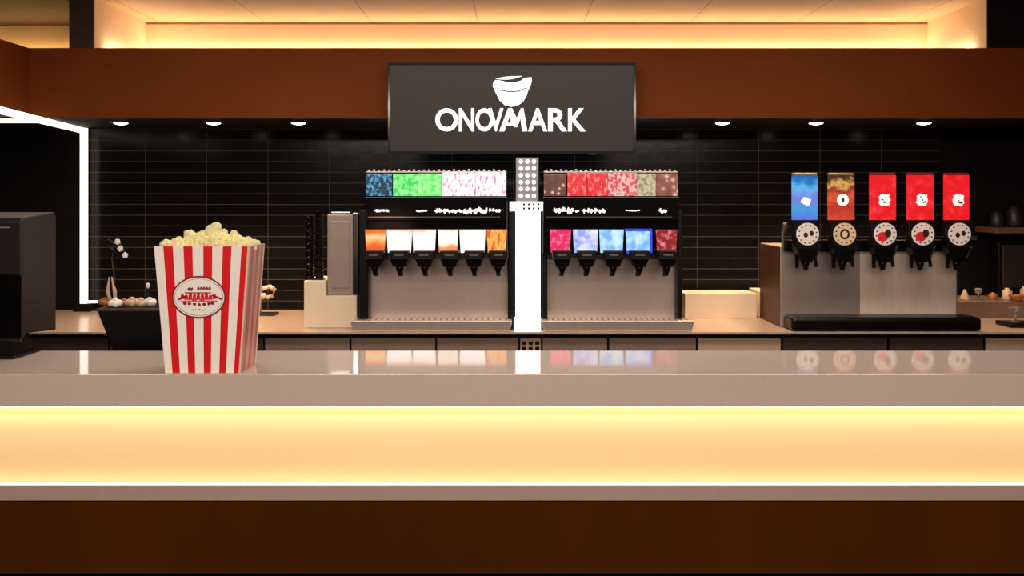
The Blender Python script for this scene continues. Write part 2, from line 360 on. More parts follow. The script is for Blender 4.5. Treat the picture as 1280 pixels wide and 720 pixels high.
t = (pc.y - 4.63) / (pc.y - pf.y); pj = pc + (pf - pc) * t
bar((pj.x - 0.02, pj.y, zl), (-3.3, pj.y, zl), 0.010, 'c').build('light_bar', M['led_white'], lf)
bar((pc.x + 0.02, 5.3, Z(378, 5.3) + 0.004), (X(122, 5.3), 5.3, Z(378, 5.3) + 0.004), 0.007, 'f').build('foot_bar', M['led_white'], lf)
MB().box(pc.x - 0.05, pc.x + 0.05, 5.27, 5.34, 0.88, Z(379, 5.3)).build('base', M['blackplastic'], lf)

# ------------------------------------------------------------------ downlights
yd = 4.90
def downlight(x):
    r = thing('downlight', (x, yd, ZS0), '', 'downlight', 'recessed downlights under the bulkhead')
    MB().lathe((x, yd, ZS0), [(0.052, 0), (0.052, -0.006), (0.044, -0.009), (0.040, -0.004), (0.040, 0)], n=28).build('trim_ring', M['chrome'], r, smooth=True)
    MB().lathe((x, yd, ZS0), [(0.039, 0.0), (0.039, -0.006), (0.030, -0.012), (0.012, -0.016)], n=28).build('lens', M['lens'], r, smooth=True)
    return r
dls = [(151, 'first downlight from the left, beside the white light frame'), (267, 'downlight above the popcorn box, second from the left'),
       (373, 'downlight left of the hanging sign, above the steel cup dispenser'), (903, 'first downlight right of the hanging sign'),
       (1020, 'downlight above the blue tap panel of the right dispenser'), (1155, 'rightmost downlight, above the red tap panels')]
d0 = None
for px, lab in dls:
    x = X(px, yd)
    if d0 is None: d0 = downlight(x); r = d0
    else: r = copy_tree(d0); r.location.x = x
    r['label'] = lab
    L = bpy.data.lights.new('downlight_beam', 'SPOT'); L.energy = 20; L.color = (1, 0.68, 0.4); L.spot_size = math.radians(95); L.spot_blend = 0.6; L.shadow_soft_size = 0.03
    lo = bpy.data.objects.new('downlight_beam', L); C.objects.link(lo); lo.parent = r; lo.location = (0, 0, -0.03)

# ------------------------------------------------------------------ hanging sign
YG = 4.60
gx0, gx1, gz1, gz0 = X(485, YG), X(795, YG), Z(78, YG), Z(192, YG)
sg = thing('sign_board', ((gx0 + gx1) / 2, YG, gz0), 'wide dark sign board with white bowl emblem and ONOMARK lettering on the brown bulkhead', 'sign')
m = MB(); b = 0.012
m.box(gx0, gx1, YG, YG + 0.06, gz0, gz0 + b).box(gx0, gx1, YG, YG + 0.06, gz1 - b, gz1).box(gx0, gx0 + b, YG, YG + 0.06, gz0 + b, gz1 - b).box(gx1 - b, gx1, YG, YG + 0.06, gz0 + b, gz1 - b)
m.build('frame', M['blackgloss'], sg)
MB().box(gx0 + b, gx1 - b, YG + 0.006, YG + 0.06, gz0 + b, gz1 - b).build('display_panel', M['signface'], sg)
MB().box(-0.4, 0.4, YG + 0.06, YS, gz1 - 0.2, gz1 - 0.06).build('wall_bracket', M['black'], sg)
def sp(u, v): return (X(470 + u / 3.765, YG), Z(60 + v / 3.765, YG))
bowl = [(549, 178), (552, 160), (562, 150), (590, 153), (615, 160), (650, 162), (680, 154), (700, 140), (733, 137), (732, 160), (724, 185), (716, 200), (708, 225), (692, 252), (668, 270), (636, 276), (606, 268), (582, 246), (566, 215)]
m = MB(); m.prism([sp(*p) for p in bowl], YG + 0.0045, YG + 0.006)
m.prism([sp(*p) for p in [(562, 143), (610, 134), (655, 132), (690, 131), (668, 138), (640, 146), (612, 148), (580, 147)]], YG + 0.0045, YG + 0.006)
m.mi = 1
m.prism([sp(*p) for p in [(575, 190), (590, 197), (630, 203), (670, 200), (706, 186), (708, 189), (672, 205), (630, 208), (588, 201)]], YG + 0.0035, YG + 0.0044)
m.build('emblem', [M['signwhite'], M['signface']], sg)
def glyph_mesh(ch):
    cu = bpy.data.curves.new('glyph', 'FONT'); cu.body = ch; cu.size = 1; cu.offset = 0.022; cu.extrude = 0.0; cu.resolution_u = 6
    ob = bpy.data.objects.new('glyph', cu); C.objects.link(ob)
    me = bpy.data.meshes.new_from_object(ob.evaluated_get(bpy.context.evaluated_depsgraph_get()))
    bpy.data.objects.remove(ob); bpy.data.curves.remove(cu); return me
bpy.context.view_layer.update()
m = MB()
for ch, u0, u1 in [('O', 279, 386), ('N', 390, 462), ('O', 468, 552), ('V', 528, 600), ('A', 716, 806), ('R', 810, 900), ('K', 904, 988)]:
    me = glyph_mesh(ch)
    v0, v1 = (283, 392)
    xs = [v.co.x for v in me.vertices]; ys = [v.co.y for v in me.vertices]
    ax, bx_, ay, by = min(xs), max(xs), min(ys), max(ys)
    vs = []
    for v in me.vertices:
        x, z = sp(u0 + (v.co.x - ax) / (bx_ - ax) * (u1 - u0), v1 + (v.co.y - ay) / (by - ay) * (v0 - v1))
        vs.append(m.bm.verts.new((x, YG + 0.0045 - (0.0004 if ch in 'VA' else 0), z)))
    for p in me.polygons:
        try: m.bm.faces.new([vs[i] for i in p.vertices])
        except ValueError: pass
for poly in ([(580, 392), (622, 283), (640, 283), (644, 340), (634, 352), (630, 318), (604, 392)], [(600, 366), (604, 352), (646, 352), (650, 366)],
             [(640, 283), (662, 330), (682, 283), (694, 283), (712, 392), (688, 392), (680, 330), (664, 372), (652, 372), (634, 318)]):
    m.prism([sp(*p) for p in poly], YG + 0.0042, YG + 0.006)
m.build('lettering', M['signwhite'], sg)

# ------------------------------------------------------------------ service counter
YF, YB, ZT = 2.376 * K, 2.75 * K, CZ - 0.45 * K
zb = Z(508, YF); z1 = Z(607, YF); z2 = Z(626, YF); z3 = Z(716.5, YF)
sc_ = thing('service_counter', (0, 2.6, 0), 'long front service counter with pale polished top and glowing cream band', 'counter')
MB().box(-3.58, 3.58, YF, YB, zb, ZT).build('countertop', M['quartz'], sc_, bevel=0.003)
YP = YF + 0.075; YL = YP - 0.03
z1 = Z(607, YL); z2 = Z(626, YL); z3 = Z(716.5, YL + 0.012)
MB().box(-3.58, 3.58, YP, YP + 0.03, z1, zb).build('light_panel', M['glowpanel'], sc_)
MB().box(-3.55, 3.55, YF + 0.03, YF + 0.05, zb - 0.008, zb).build('led_strip', M['led_warm'], sc_)
MB().box(-3.55, 3.55, YP - 0.022, YP - 0.012, z1, z1 + 0.004).build('led_strip', M['led_warm_low'], sc_)
MB().box(-3.58, 3.58, YL, YP + 0.03, z2, z1).build('ledge', M['ledge'], sc_, bevel=0.002)
MB().box(-3.58, 3.58, YL + 0.012, YL + 0.04, z3, z2).build('front_panel', M['frontpanel'], sc_)
MB().box(-3.58, 3.58, YL + 0.06, YL + 0.1, 0, z3).build('plinth', M['black'], sc_)
MB().box(-3.58, 3.58, YB - 0.05, YB, 0, zb).build('back_panel', M['black'], sc_)
pu = thing('prep_unit', (0, YB + 0.2, 0), 'low dark prep unit behind the front counter, carrying the black planter', 'cabinet')
MB().box(-3.58, 3.58, YB + 0.002, YB + 0.40, 0.90, 0.93).build('top', M['black'], pu)
MB().box(-3.56, 3.56, YB + 0.01, YB + 0.38, 0, 0.90).build('carcass', M['black'], pu)

# ------------------------------------------------------------------ back worktop and cabinets
YK, ZK = 4.46, 0.88
MB().box(-3.58, 3.58, YK, YW, ZK - 0.012, ZK).build('worktop', M['worktop'], None, bevel=0.002)
tag(bpy.data.objects['worktop'], 'long cream worktop along the black tiled wall carrying the drink dispensers', 'worktop')
def cabinet(p0, p1, fm, lab, dark=False, dots=False, handle=True, gap=0.004):
    y = YK + 0.03; x0, x1 = X(p0, y), X(p1, y)
    r = thing('base_cabinet', ((x0 + x1) / 2, y + 0.3, 0), lab, 'cabinet', 'base cabinets under the back worktop')
    MB().box(x0, x1, y + 0.02, YW - 0.01, 0, ZK - 0.012).build('carcass', M['black'], r)
    zt = ZK - 0.036
    d = MB().box(x0 + gap, x1 - gap, y, y + 0.02, zt - 0.17, zt).build('drawer', fm, r, bevel=0.002)
    if handle: MB().box(x0 + 0.12, x1 - 0.12, y - 0.012, y, zt - 0.1, zt - 0.088).build('handle', M['steel_dark'], d)
    if dots:
        m = MB()
        for i in range(3):
            for j in range(4): m.box(x0 + 0.014 + i * 0.032, x0 + 0.034 + i * 0.032, y - 0.003, y, zt - 0.03 - j * 0.026, zt - 0.014 - j * 0.026)
        m.build('vent_grid', M['blackplastic'], d)
    MB().box(x0 + gap, x1 - gap, y, y + 0.02, 0.1, zt - 0.18).build('door', fm, r, bevel=0.002)
    m = MB().box(x0, x0 + 0.006, y - 0.002, y + 0.02, 0.1, ZK - 0.03).build('edge_strip', M['chrome'] if not dark else M['blackplastic'], r)
    return r
cabinet(-110, 136, M['drawer_dark'], 'dark base cabinet under the worktop below the white light frame', True)
cabinet(136, 330, M['drawer_dark'], 'base cabinet hidden mostly behind the black planter and popcorn box', True)
cabinet(330, 438, M['drawer'], 'brown base cabinet under the cream stepped block')
cabinet(438, 545, M['drawer'], 'brown base cabinet under left half of the orange soda dispenser')
cabinet(545, 649, M['drawer'], 'brown base cabinet under right half of the orange soda dispenser')
cabinet(649, 677, M['drawer_cream'], 'narrow pale cabinet with dark vent grid below the glowing column', dots=True, handle=False)
cabinet(677, 760, M['drawer'], 'brown base cabinet under the magenta and lavender drink cards')
cabinet(760, 871, M['drawer'], 'brown base cabinet under the bright blue drink card')
cabinet(871, 977, M['drawer_cream'], 'pale base cabinet under the worktop between the two right dispensers')
cabinet(977, 1110, M['drawer_dark'], 'dark base cabinet under left half of the black drip tray', True)
cabinet(1110, 1230, M['drawer_dark'], 'dark base cabinet under right half of the black drip tray', True)
cabinet(1230, 1420, M['drawer_cream'], 'pale base cabinet at the far right end of the worktop')

# ------------------------------------------------------------------ soda dispensers
def soda(p0, p1, hdr, cards, valves, tray, splash, texts, lab, seed, cp=(0, 0)):
    yh, yc, ys = 4.42, 4.45, 4.60
    x0, x1 = X(p0, 4.55), X(p1, 4.55)
    r = thing('soda_dispenser', ((x0 + x1) / 2, 4.8, ZK), lab, 'soda dispenser', 'soda dispensers on the back worktop')
    # cabinet: two black side posts, back, overhanging head
    m = MB()
    s0, s1 = X(splash[0], 4.55), X(splash[1], 4.55)
    m.box(x0, s0, 4.53, 5.1, ZK, Z(262, 4.55)); m.box(s1, x1, 4.53, 5.1, ZK, Z(262, 4.55))
    m.box(s0, s1, ys + 0.004, 5.1, ZK, Z(262, 4.55))
    m.build('cabinet_body', M['blackplastic'], r, bevel=0.004)
    hx0, hx1 = X(hdr[0][0], yh), X(hdr[-1][1], yh)
    m = MB(); m.box(hx0, hx1, yh + 0.012, 4.95, Z(246, yh), Z(215, yh))
    m.box(hx0 - 0.004, hx1 + 0.004, yh + 0.006, 4.95, Z(276, yh), Z(246, yh))
    m.box(hx0 - 0.004, hx1 + 0.004, yc + 0.012, ys + 0.01, Z(318, yc + 0.012), Z(276, yh))
    m.build('head', M['blackgloss'], r, bevel=0.003)
    for k, (a, b_, mt, pl, dz) in enumerate(hdr):
        pn = MB().box(X(a, yh) + 0.0012, X(b_, yh) - 0.0012, yh, yh + 0.012, Z(245, yh), Z(216 + dz, yh)).build('header_panel', M[mt], r, bevel=0.0015)
        plabel(pn, pl)
    # knobbed gallery rail on top of the header
    m = MB(); n = int((hdr[-1][1] - hdr[0][0]) / 6.2)
    zt = Z(215, yh)
    for i in range(n):
        xx = hx0 + 0.012 + (hx1 - hx0 - 0.024) * i / (n - 1); m.sphere((xx, yh + 0.03, zt + 0.0065 + 0.003 * math.sin(i * 2.3)), 0.0065, u=8, v=6)
    m.box(hx0, hx1, yh + 0.025, yh + 0.035, zt, zt + 0.004)
    m.build('gallery_rail', M['steel'], r, smooth=False)
    MB().box(hx0 + 0.02, hx1 - 0.02, 4.88, 4.93, zt, zt + 0.012).build('wall_fill_light', M['top_fill'], r)  # unseen strip added to brighten the tiled wall behind the header
    # print strip
    for a, b_, n, y0, y1 in texts:
        MB().marks(X(a, yh), X(b_, yh), Z(y1, yh), Z(y0, yh), yh + 0.006, n, seed + int(a), 0.35).build('print_mark', M['textwhite'], r)
    MB().box(hx0 + 0.01, hx1 - 0.03, yh + 0.002, yh + 0.006, Z(272.2, yh), Z(270.6, yh)).build('trim_line', M['chrome'], r)
    for a, b_, mt, pl, extra in cards:
        xa, xb = X(a, yc) + 0.001, X(b_, yc) - 0.001
        za, zb_ = Z(316, yc), Z(287, yc)
        cd = MB().taper((xa + 0.006, xb - 0.006, yc + 0.004, yc + 0.012), (xa, xb, yc, yc + 0.012), za, zb_).build('product_card', M[mt], r)
        plabel(cd, pl)
        if extra == 'blue':
            m = MB(); m.box(xa - 0.004, xb + 0.004, yc - 0.003, yc + 0.002, zb_ - 0.008, zb_ + 0.004); m.box(xb - 0.004, xb + 0.006, yc - 0.003, yc + 0.012, za, zb_); m.box(xa + 0.004, xb - 0.004, yc, yc + 0.012, za - 0.006, za + 0.01)
            plabel(m.build('card_border', M['c_blue'], cd), 'bright blue card border')
    for px in valves:
        x = X(px, 4.43); R_ = random.Random(int(px))
        zt, zm, zn = Z(314, 4.43), Z(329, 4.43), Z(343, 4.43)
        m = MB(); w = X(640 + 12, 4.43); w2 = X(640 + 7.5, 4.43)
        m.box(x - w, x + w, 4.38, 4.462, Z(322, 4.43), zt + 0.004)
        m.taper((x - w2, x + w2, 4.39, 4.455), (x - w * 0.95, x + w * 0.95, 4.38, 4.46), Z(333, 4.43), Z(322, 4.43))
        m.box(x - w2 * 0.7, x + w2 * 0.7, 4.45, ys + 0.004, Z(326, 4.43), Z(318, 4.43))
        v = m.build('valve', M['blackplastic'], r, bevel=0.003)
        MB().lathe((x, 4.42, 0), [(0.021, Z(332, 4.43)), (0.019, Z(336, 4.43)), (0.011, Z(341, 4.43)), (0.009, Z(344, 4.43))], n=14).build('nozzle', M['blackplastic'], v, smooth=True)
        MB().hexa([(x - 0.011, 4.465, Z(346, 4.43)), (x + 0.011, 4.465, Z(346, 4.43)), (x + 0.011, 4.469, Z(346, 4.43)), (x - 0.011, 4.469, Z(346, 4.43)),
                   (x - 0.011, 4.452, Z(331, 4.43)), (x + 0.011, 4.452, Z(331, 4.43)), (x + 0.011, 4.457, Z(331, 4.43)), (x - 0.011, 4.457, Z(331, 4.43))]).build('lever', M['darkgrey'], v)
        m = MB(); m.box(x - 0.022, x + 0.022, 4.377, 4.38, Z(319, 4.43), Z(316.5, 4.43)); m.build('valve_badge', M['steel_dark'], v)
    MB().box(s0 + 0.001, s1 - 0.001, ys, ys + 0.004, Z(398, ys), Z(306, ys)).build('splash_panel', M['steel'], r)
    # drip tray
    ta, tb = X(tray[0], 4.47), X(tray[1], 4.47); zt = Z(401, 4.47)
    m = MB(); m.taper((ta + 0.012, tb - 0.012, 4.475, ys), (ta, tb, 4.466, ys), ZK, zt)
    tr = m.build('drip_tray', M['steel'], r, bevel=0.003)
    m = MB(); n = 26
    for i in range(n):
        xx = ta + 0.03 + (tb - ta - 0.06) * i / (n - 1); m.box(xx - 0.004, xx + 0.004, 4.49, ys - 0.02, zt, zt + 0.0006)
    m.build('grate', M['steel_dark'], tr)
    return r

soda(450, 643,
     [(457, 490, 'h_navy', 'navy header panel with pale blue marks', 2), (491, 522, 'h_green', 'bright green header panel', 2), (522, 552, 'h_green2', 'lime green header panel', 1), (552, 594, 'h_pink', 'pink and white header panel, left of two', -1), (594, 633, 'h_pink', 'pink and white header panel, right of two', -1)],
     [(456, 482, 'c_orange', 'orange product card', 0), (483, 515, 'c_white', 'white product card, left', 0), (515, 545, 'c_white', 'white product card, right', 0), (547, 573, 'c_peach', 'white product card with orange foot', 0), (574, 607, 'c_white', 'wide white product card beside the amber one', 0), (608, 634, 'c_amber', 'deep amber product card', 0)],
     [469, 500, 531, 562.5, 593, 623], (438, 640), (461, 635),
     [(468, 486, 4, 261, 266), (520, 534, 4, 262, 265.5), (543, 578, 7, 260.5, 267), (579, 609, 5, 258.5, 268), (611, 626, 4, 260, 266)],
     'left soda dispenser with green and pink header panels and orange drink cards', 11)
soda(677, 852,
     [(680, 708, 'h_brown', 'brown header panel with pale spots', 2), (709, 734, 'h_red', 'red header panel, left of two', 0), (734, 760, 'h_red', 'red header panel, right of two', 0), (760, 796, 'h_redwhite', 'red and white header panel', 0), (796, 820, 'h_cream', 'cream header panel with green marks', 1), (820, 848, 'h_tan', 'tan spotted header panel', 1)],
     [(687, 714, 'c_magenta', 'magenta product card', 0), (716, 748, 'c_lav', 'lavender product card', 0), (749, 780, 'c_sky', 'pale blue product card', 0), (782, 814, 'c_sky', 'pale blue product card in a bright blue border', 'blue'), (820, 847, 'c_darkred', 'dark red product card', 0)],
     [702, 733, 766, 798.5, 833], (677, 868), (684, 846),
     [(692, 718, 5, 258.5, 268), (719, 724, 1, 262, 266), (728, 757, 6, 260, 267), (782, 800, 6, 262, 264.5), (824, 834, 2, 260, 267)],
     'right soda dispenser with red header panels and blue and magenta drink cards', 47)

# glowing column between the two machines
yq = 4.50; qx0, qx1 = X(644.5, yq), X(675.5, yq)
cl = thing('light_column', ((qx0 + qx1) / 2, yq, ZK), 'glowing white column with a beaded top between the two soda dispensers', 'light column')
MB().box(qx0, qx1, yq, yq + 0.03, Z(397, yq), Z(262, yq)).build('light_panel', M['whitecol'], cl, bevel=0.003)
MB().box(qx0 - 0.008, qx1 + 0.002, yq - 0.01, yq + 0.028, ZK, Z(397, yq)).build('foot', M['whitecol'], cl, bevel=0.003)
m = MB(); m.box(X(637, yq), X(681, yq), yq - 0.012, yq + 0.024, Z(264, yq), Z(252, yq)); m.mi = 1
for i in range(4):
    for j in range(2): m.sphere((X(655 + i * 6, yq), yq - 0.012, Z(255.5 + j * 5, yq)), 0.006, u=8, v=6)
m.build('collar', [M['bead'], M['blackplastic']], cl)
m = MB(); m.box(X(645, yq), X(673, yq), yq, yq + 0.02, Z(252, yq), Z(197, yq)); m.mi = 1
for i in range(3):
    for j in range(6): m.sphere((X(651 + i * 8.2, yq), yq - 0.002, Z(202 + j * 8.6, yq)), 0.0105, u=10, v=7)
m.build('bead_panel', [M['beadgrey'], M['bead']], cl)

# ------------------------------------------------------------------ left of the machines: block, cup dispenser, lid tubes
yb_ = 4.604
m = MB(); pts = [(X(380, yb_), ZK), (X(446, yb_), ZK), (X(446, yb_), Z(370, yb_)), (X(407, yb_), Z(370, yb_)), (X(407, yb_), Z(351, yb_)), (X(380, yb_), Z(351, yb_))]
tag(m.prism(pts, yb_, yb_ + 0.3).build('stepped_block', M['creambox'], None, bevel=0.003), 'cream stepped block on the worktop left of the orange soda dispenser', 'block')
zc0 = Z(370, yb_)
cd = thing('cup_dispenser', (X(430, 4.66), 4.72, zc0), 'tall grey steel cup dispenser standing on the cream stepped block', 'cup dispenser')
MB().box(X(409, 4.63), X(447, 4.63), 4.63, 4.86, zc0, Z(268, 4.63)).build('housing', M['steel_mid'], cd, bevel=0.006)
m = MB(); m.box(X(441, 4.625), X(448.5, 4.625), 4.618, 4.64, zc0, Z(266, 4.625)); m.build('corner_strip', M['chrome'], cd, bevel=0.004)
MB().box(X(413, 4.63), X(437, 4.63), 4.64, 4.80, Z(268, 4.63), Z(265, 4.63)).build('lid', M['chrome'], cd, bevel=0.003)
MB().box(X(414, 4.63), X(437, 4.63), 4.626, 4.63, Z(360, 4.63), Z(276, 4.63)).build('front_plate', M['steel_mid'], cd, bevel=0.002)
zt = Z(351, yb_)
ld = thing('lid_dispenser', (X(393, 4.7), 4.7, zt), 'black ribbed twin stack of lids on the cream block beside the steel cup dispenser', 'lid dispenser')
for px, top in ((387.5, 268), (399.5, 262)):
    m = MB(); x = X(px, 4.68); prof = []; n = 19; h = Z(top, 4.68) - zt - 0.008
    for i in range(n):
        z = zt + 0.008 + h * i / n; s_ = h / n
        prof += [(0.017, z), (0.021, z + s_ * 0.15), (0.021, z + s_ * 0.5), (0.017, z + s_ * 0.6)]
    m.lathe((x, 4.68, 0), prof, n=16); m.build('lid_stack', M['blackgloss'], ld)
    m = MB()
    for i in range(0, n, 2): m.sphere((x - 0.004, 4.659, zt + 0.008 + h * (i + 0.3) / n), 0.0035, u=6, v=5)
    m.build('rim_glint', M['chrome'], ld)
MB().box(X(382, 4.68), X(405.5, 4.68), 4.65, 4.71, zt, zt + 0.008).build('base', M['blackplastic'], ld)

# ------------------------------------------------------------------ cream riser between machines
yr = 4.97
tag(MB().box(X(856, yr), X(946, yr), yr, yr + 0.2, ZK, Z(367, yr)).build('riser_block', M['creambox'], None, bevel=0.003), 'low cream block on the worktop right of the blue and magenta soda dispenser', 'block')
tag(MB().box(X(948, 5.05), X(985, 5.05), 5.05, 5.25, ZK, Z(364, 5.05)).build('riser_block', M['creambox'], None, bevel=0.003), 'small shaded cream block behind the left side of the five tap tower', 'block')

# ------------------------------------------------------------------ five tap tower, right
yt = 4.62
tw = thing('tap_tower', (X(1086, yt), 4.8, ZK), 'steel five tap drink tower with blue, amber and red tap panels', 'tap dispenser')
tx0, tx1 = X(975, yt), X(1197, yt)
tb_ = MB().box(tx0, tx1, yt, 5.0, ZK, Z(308, yt)).build('tower_body', [M['steel_dim'], M['side_reflection']], tw, bevel=0.006)
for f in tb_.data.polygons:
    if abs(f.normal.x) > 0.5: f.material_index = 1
plabel(MB().box(X(1075, yt), tx1 - 0.008, yt - 0.003, yt + 0.001, Z(395, yt), Z(312, yt)).build('front_plate', M['steel_sheen'], tw, bevel=0.002), 'paler right half of the steel front, a reflection put into the colour')  # added plate, painted pale as the brighter reflection on this half
MB().box(tx0 + 0.02, tx1 - 0.005, yt - 0.016, yt + 0.05, Z(314, yt), Z(300, yt)).build('manifold', M['blackplastic'], tw, bevel=0.003)
m = MB(); x = X(978, yt)
m.tube([(x, yt - 0.01, Z(312, yt)), (x, yt - 0.01, Z(292, yt)), (x + 0.01, yt - 0.012, Z(281, yt))], [0.008, 0.009, 0.014]); m.sphere((x + 0.01, yt - 0.012, Z(281, yt)), 0.014, u=8, v=6)
m.build('side_lever', M['steel_dark'], tw)
# drip tray, rounded black
m = MB(); a, b_ = X(990, 4.47), X(1228, 4.47)
m.box(a, b_, 4.47, yt - 0.002, ZK, Z(397, 4.47))
m.build('drip_tray', M['blackplastic'], tw, bevel=0.018, seg=4)
taps = [(1006, 990, 1022, 't_blue', 'blue and violet tap panel with white emblem', 1008), (1051.5, 1035, 1068, 't_amber', 'red and amber tap panel with round white emblem', 1054), (1103.5, 1087, 1120, 't_red', 'bright red tap panel, left of three', 1104.5), (1150.5, 1134, 1167, 't_red', 'bright red tap panel, middle of three', 1151.5), (1196, 1180, 1211.5, 't_red', 'bright red tap panel, right of three', 1197)]
yp = 4.48
for i, (px, a, b_, mt, pl, mx) in enumerate(taps):
    x = X(px, yp); xm = X(mx, yp); R_ = random.Random(i + 5)
    m = MB(); w = X(640 + 15, yp)
    m.taper((xm - w * 0.45, xm + w * 0.45, yp - 0.01, yp + 0.05), (xm - w * 0.95, xm + w * 0.95, yp - 0.02, yp + 0.06), Z(328, yp), Z(309, yp))
    m.box(xm - w * 0.95, xm + w * 0.95, yp - 0.02, yp + 0.06, Z(309, yp), Z(296, yp))
    m.box(xm - w * 0.5, xm + w * 0.5, yp + 0.055, yt - 0.012, Z(313, yp), Z(302, yp))
    m.box(x - w * 0.9, x + w * 0.9, yp + 0.008, yp + 0.03, Z(297, yp), Z(216, yp))
    tp = m.build('tap', M['blackplastic'], tw, bevel=0.004)
    m = MB(); px0, px1 = X(a, yp), X(b_, yp)
    m.box(px0, px1, yp, yp + 0.008, Z(275, yp), Z(219, yp)); m.mi = 1
    cx, cz = X(px + 2, yp), Z(250 if i else 252, yp)
    if i == 0:
        m.prism([(cx + 0.028 * math.cos(t_) * (1 if math.sin(t_) > 0 else 0.7), cz + 0.02 * math.sin(t_) + 0.004 * math.cos(3 * t_)) for t_ in [2 * PI * k / 16 for k in range(16)]], yp - 0.001, yp)
    elif i == 1:
        m.prism([(cx + 0.029 * math.cos(2 * PI * k / 20), cz + 0.029 * math.sin(2 * PI * k / 20)) for k in range(20)], yp - 0.001, yp); m.mi = 2
        m.prism([(cx + 0.008 * math.cos(2 * PI * k / 10), cz + 0.01 * math.sin(2 * PI * k / 10)) for k in range(10)], yp - 0.002, yp - 0.001)
    else:
        m.prism([(cx + 0.027 * (1 + 0.16 * math.sin(k * 2.4 + i)) * math.copysign(abs(math.cos(2 * PI * k / 18)) ** 0.6, math.cos(2 * PI * k / 18)), cz + 0.029 * (1 + 0.12 * math.cos(k * 1.9 + i)) * math.copysign(abs(math.sin(2 * PI * k / 18)) ** 0.6, math.sin(2 * PI * k / 18))) for k in range(18)], yp - 0.001, yp); m.mi = 2
        for q in range(4): 
            ux, uz = cx + R_.uniform(-0.016, 0.012), cz + R_.uniform(-0.018, 0.014); m.box(ux, ux + 0.009, yp - 0.002, yp - 0.001, uz, uz + R_.uniform(0.004, 0.009))
    pn = m.build('tap_panel', [M[mt], M['textwhite'], M['med_dark']], tp, bevel=0.0); plabel(pn, pl)
    MB().box(px0 + 0.003, px1 - 0.003, yp - 0.002, yp + 0.02, Z(219, yp), Z(216, yp)).build('panel_cap', M['gilt'] if i < 2 else M['maroon'], tp, bevel=0.002)
    # round medallion
    m = MB(); zc = Z(292.5, yp); ym = yp - 0.022
    m.lathe((xm, 0, zc), [(0.055, ym + 0.006), (0.055, ym + 0.001), (0.05, ym)], axis='y', n=22); m.mi = 1
    if i in (2, 3):
        m.prism([(xm - 0.012 + 0.026 * math.cos(k * PI / 6), zc - 0.012 + 0.024 * math.sin(k * PI / 6)) for k in range(12)], ym - 0.001, ym)
        m.mi = 2; m.prism([(xm + 0.012 + 0.016 * math.cos(k * PI / 6), zc + 0.004 + 0.02 * math.sin(k * PI / 6)) for k in range(12)], ym - 0.002, ym - 0.001)
    elif i == 1:
        m.mi = 2
        for k in range(14):
            a0, a1 = 2 * PI * k / 14, 2 * PI * (k + 1) / 14
            m.prism([(xm + 0.024 * math.cos(a0), zc + 0.026 * math.sin(a0)), (xm + 0.024 * math.cos(a1), zc + 0.026 * math.sin(a1)), (xm + 0.014 * math.cos(a1), zc + 0.016 * math.sin(a1)), (xm + 0.014 * math.cos(a0), zc + 0.016 * math.sin(a0))], ym - 0.001, ym)
    else:
        m.mi = 2
        for sx in (-1, 1): m.prism([(xm + 0.004 + sx * 0.014 + 0.011 * math.cos(k * PI / 5), zc + sx * 0.004 + 0.013 * math.sin(k * PI / 5)) for k in range(10)], ym - 0.001, ym)
    # rim notches
    m.mi = 2
    for k in range(12):
        a0 = 2 * PI * k / 12 + 0.2; m.box(xm + 0.043 * math.cos(a0) - 0.004, xm + 0.043 * math.cos(a0) + 0.004, ym - 0.0008, ym, zc + 0.043 * math.sin(a0) - 0.003, zc + 0.043 * math.sin(a0) + 0.003)
    m.build('medallion', [M['medtan'] if i == 1 else M['med'], M['medred'], M['med_dark']], tp)
    MB().lathe((xm, yp + 0.015, 0), [(0.02, Z(326, yp)), (0.018, Z(331, yp)), (0.01, Z(338, yp))], n=14).build('nozzle', M['blackplastic'], tp, smooth=True)
    m = MB(); m.tube([(xm + 0.045, yp, Z(322, yp)), (xm + 0.05, yp - 0.006, Z(315, yp)), (xm + 0.058, yp - 0.012, Z(307, yp))], [0.006, 0.007, 0.01], n=8)
    m.build('tap_lever', M['steel_dark'] if i > 1 else M['darkgrey'], tp)
    m = MB(); m.tube([(xm - 0.04, yp + 0.02, Z(335, yp)), (xm - 0.045, yp + 0.01, Z(318, yp))], 0.009, n=8)
    m.build('side_fin', M['blackplastic'], tp)
    m = MB(); m.tube([(xm + 0.055, yp + 0.02, Z(334, yp)), (xm + 0.045, yp + 0.02, Z(318, yp))], 0.009, n=8)
    m.build('side_fin', M['blackplastic'], tp)

# ------------------------------------------------------------------ far right end of the worktop
tag(MB().box(X(1201, yr), X(1400, yr), yr, yr + 0.32, ZK, Z(377, yr)).build('bar_riser', M['drawer'], None, bevel=0.003), 'grey brown raised shelf block at the right end of the worktop', 'riser')
zr = Z(377, yr)
def goblet(px, y, z, h, r, mt, lab, cat, kind):
    x = X(px, y); m = MB()
    if kind == 'goblet': m.lathe((x, y, z), [(r * 0.8, 0), (r * 0.7, 0.003), (0.003, 0.006), (0.003, h * 0.45), (r * 0.8, h * 0.6), (r, h * 0.85), (r * 0.9, h)], n=16)
    elif kind == 'cone': m.lathe((x, y, z), [(r, 0), (r * 0.95, h * 0.2), (r * 0.35, h * 0.85), (r * 0.2, h)], n=16)
    elif kind == 'bowl': m.lathe((x, y, z), [(r * 0.5, 0), (r * 0.6, h * 0.1), (r, h * 0.8), (r, h), (r * 0.9, h), (r * 0.5, h * 0.3)], n=18)
    else: m.lathe((x, y, z), [(r * 0.9, 0), (r, h * 0.15), (r, h * 0.75), (r * 0.5, h * 0.9), (r * 0.5, h)], n=16)
    return tag(m.build({'goblet': 'goblet', 'cone': 'sugar_shaker', 'bowl': 'small_bowl', 'jar': 'small_jar'}[kind], M[mt], None, smooth=True), lab, cat)
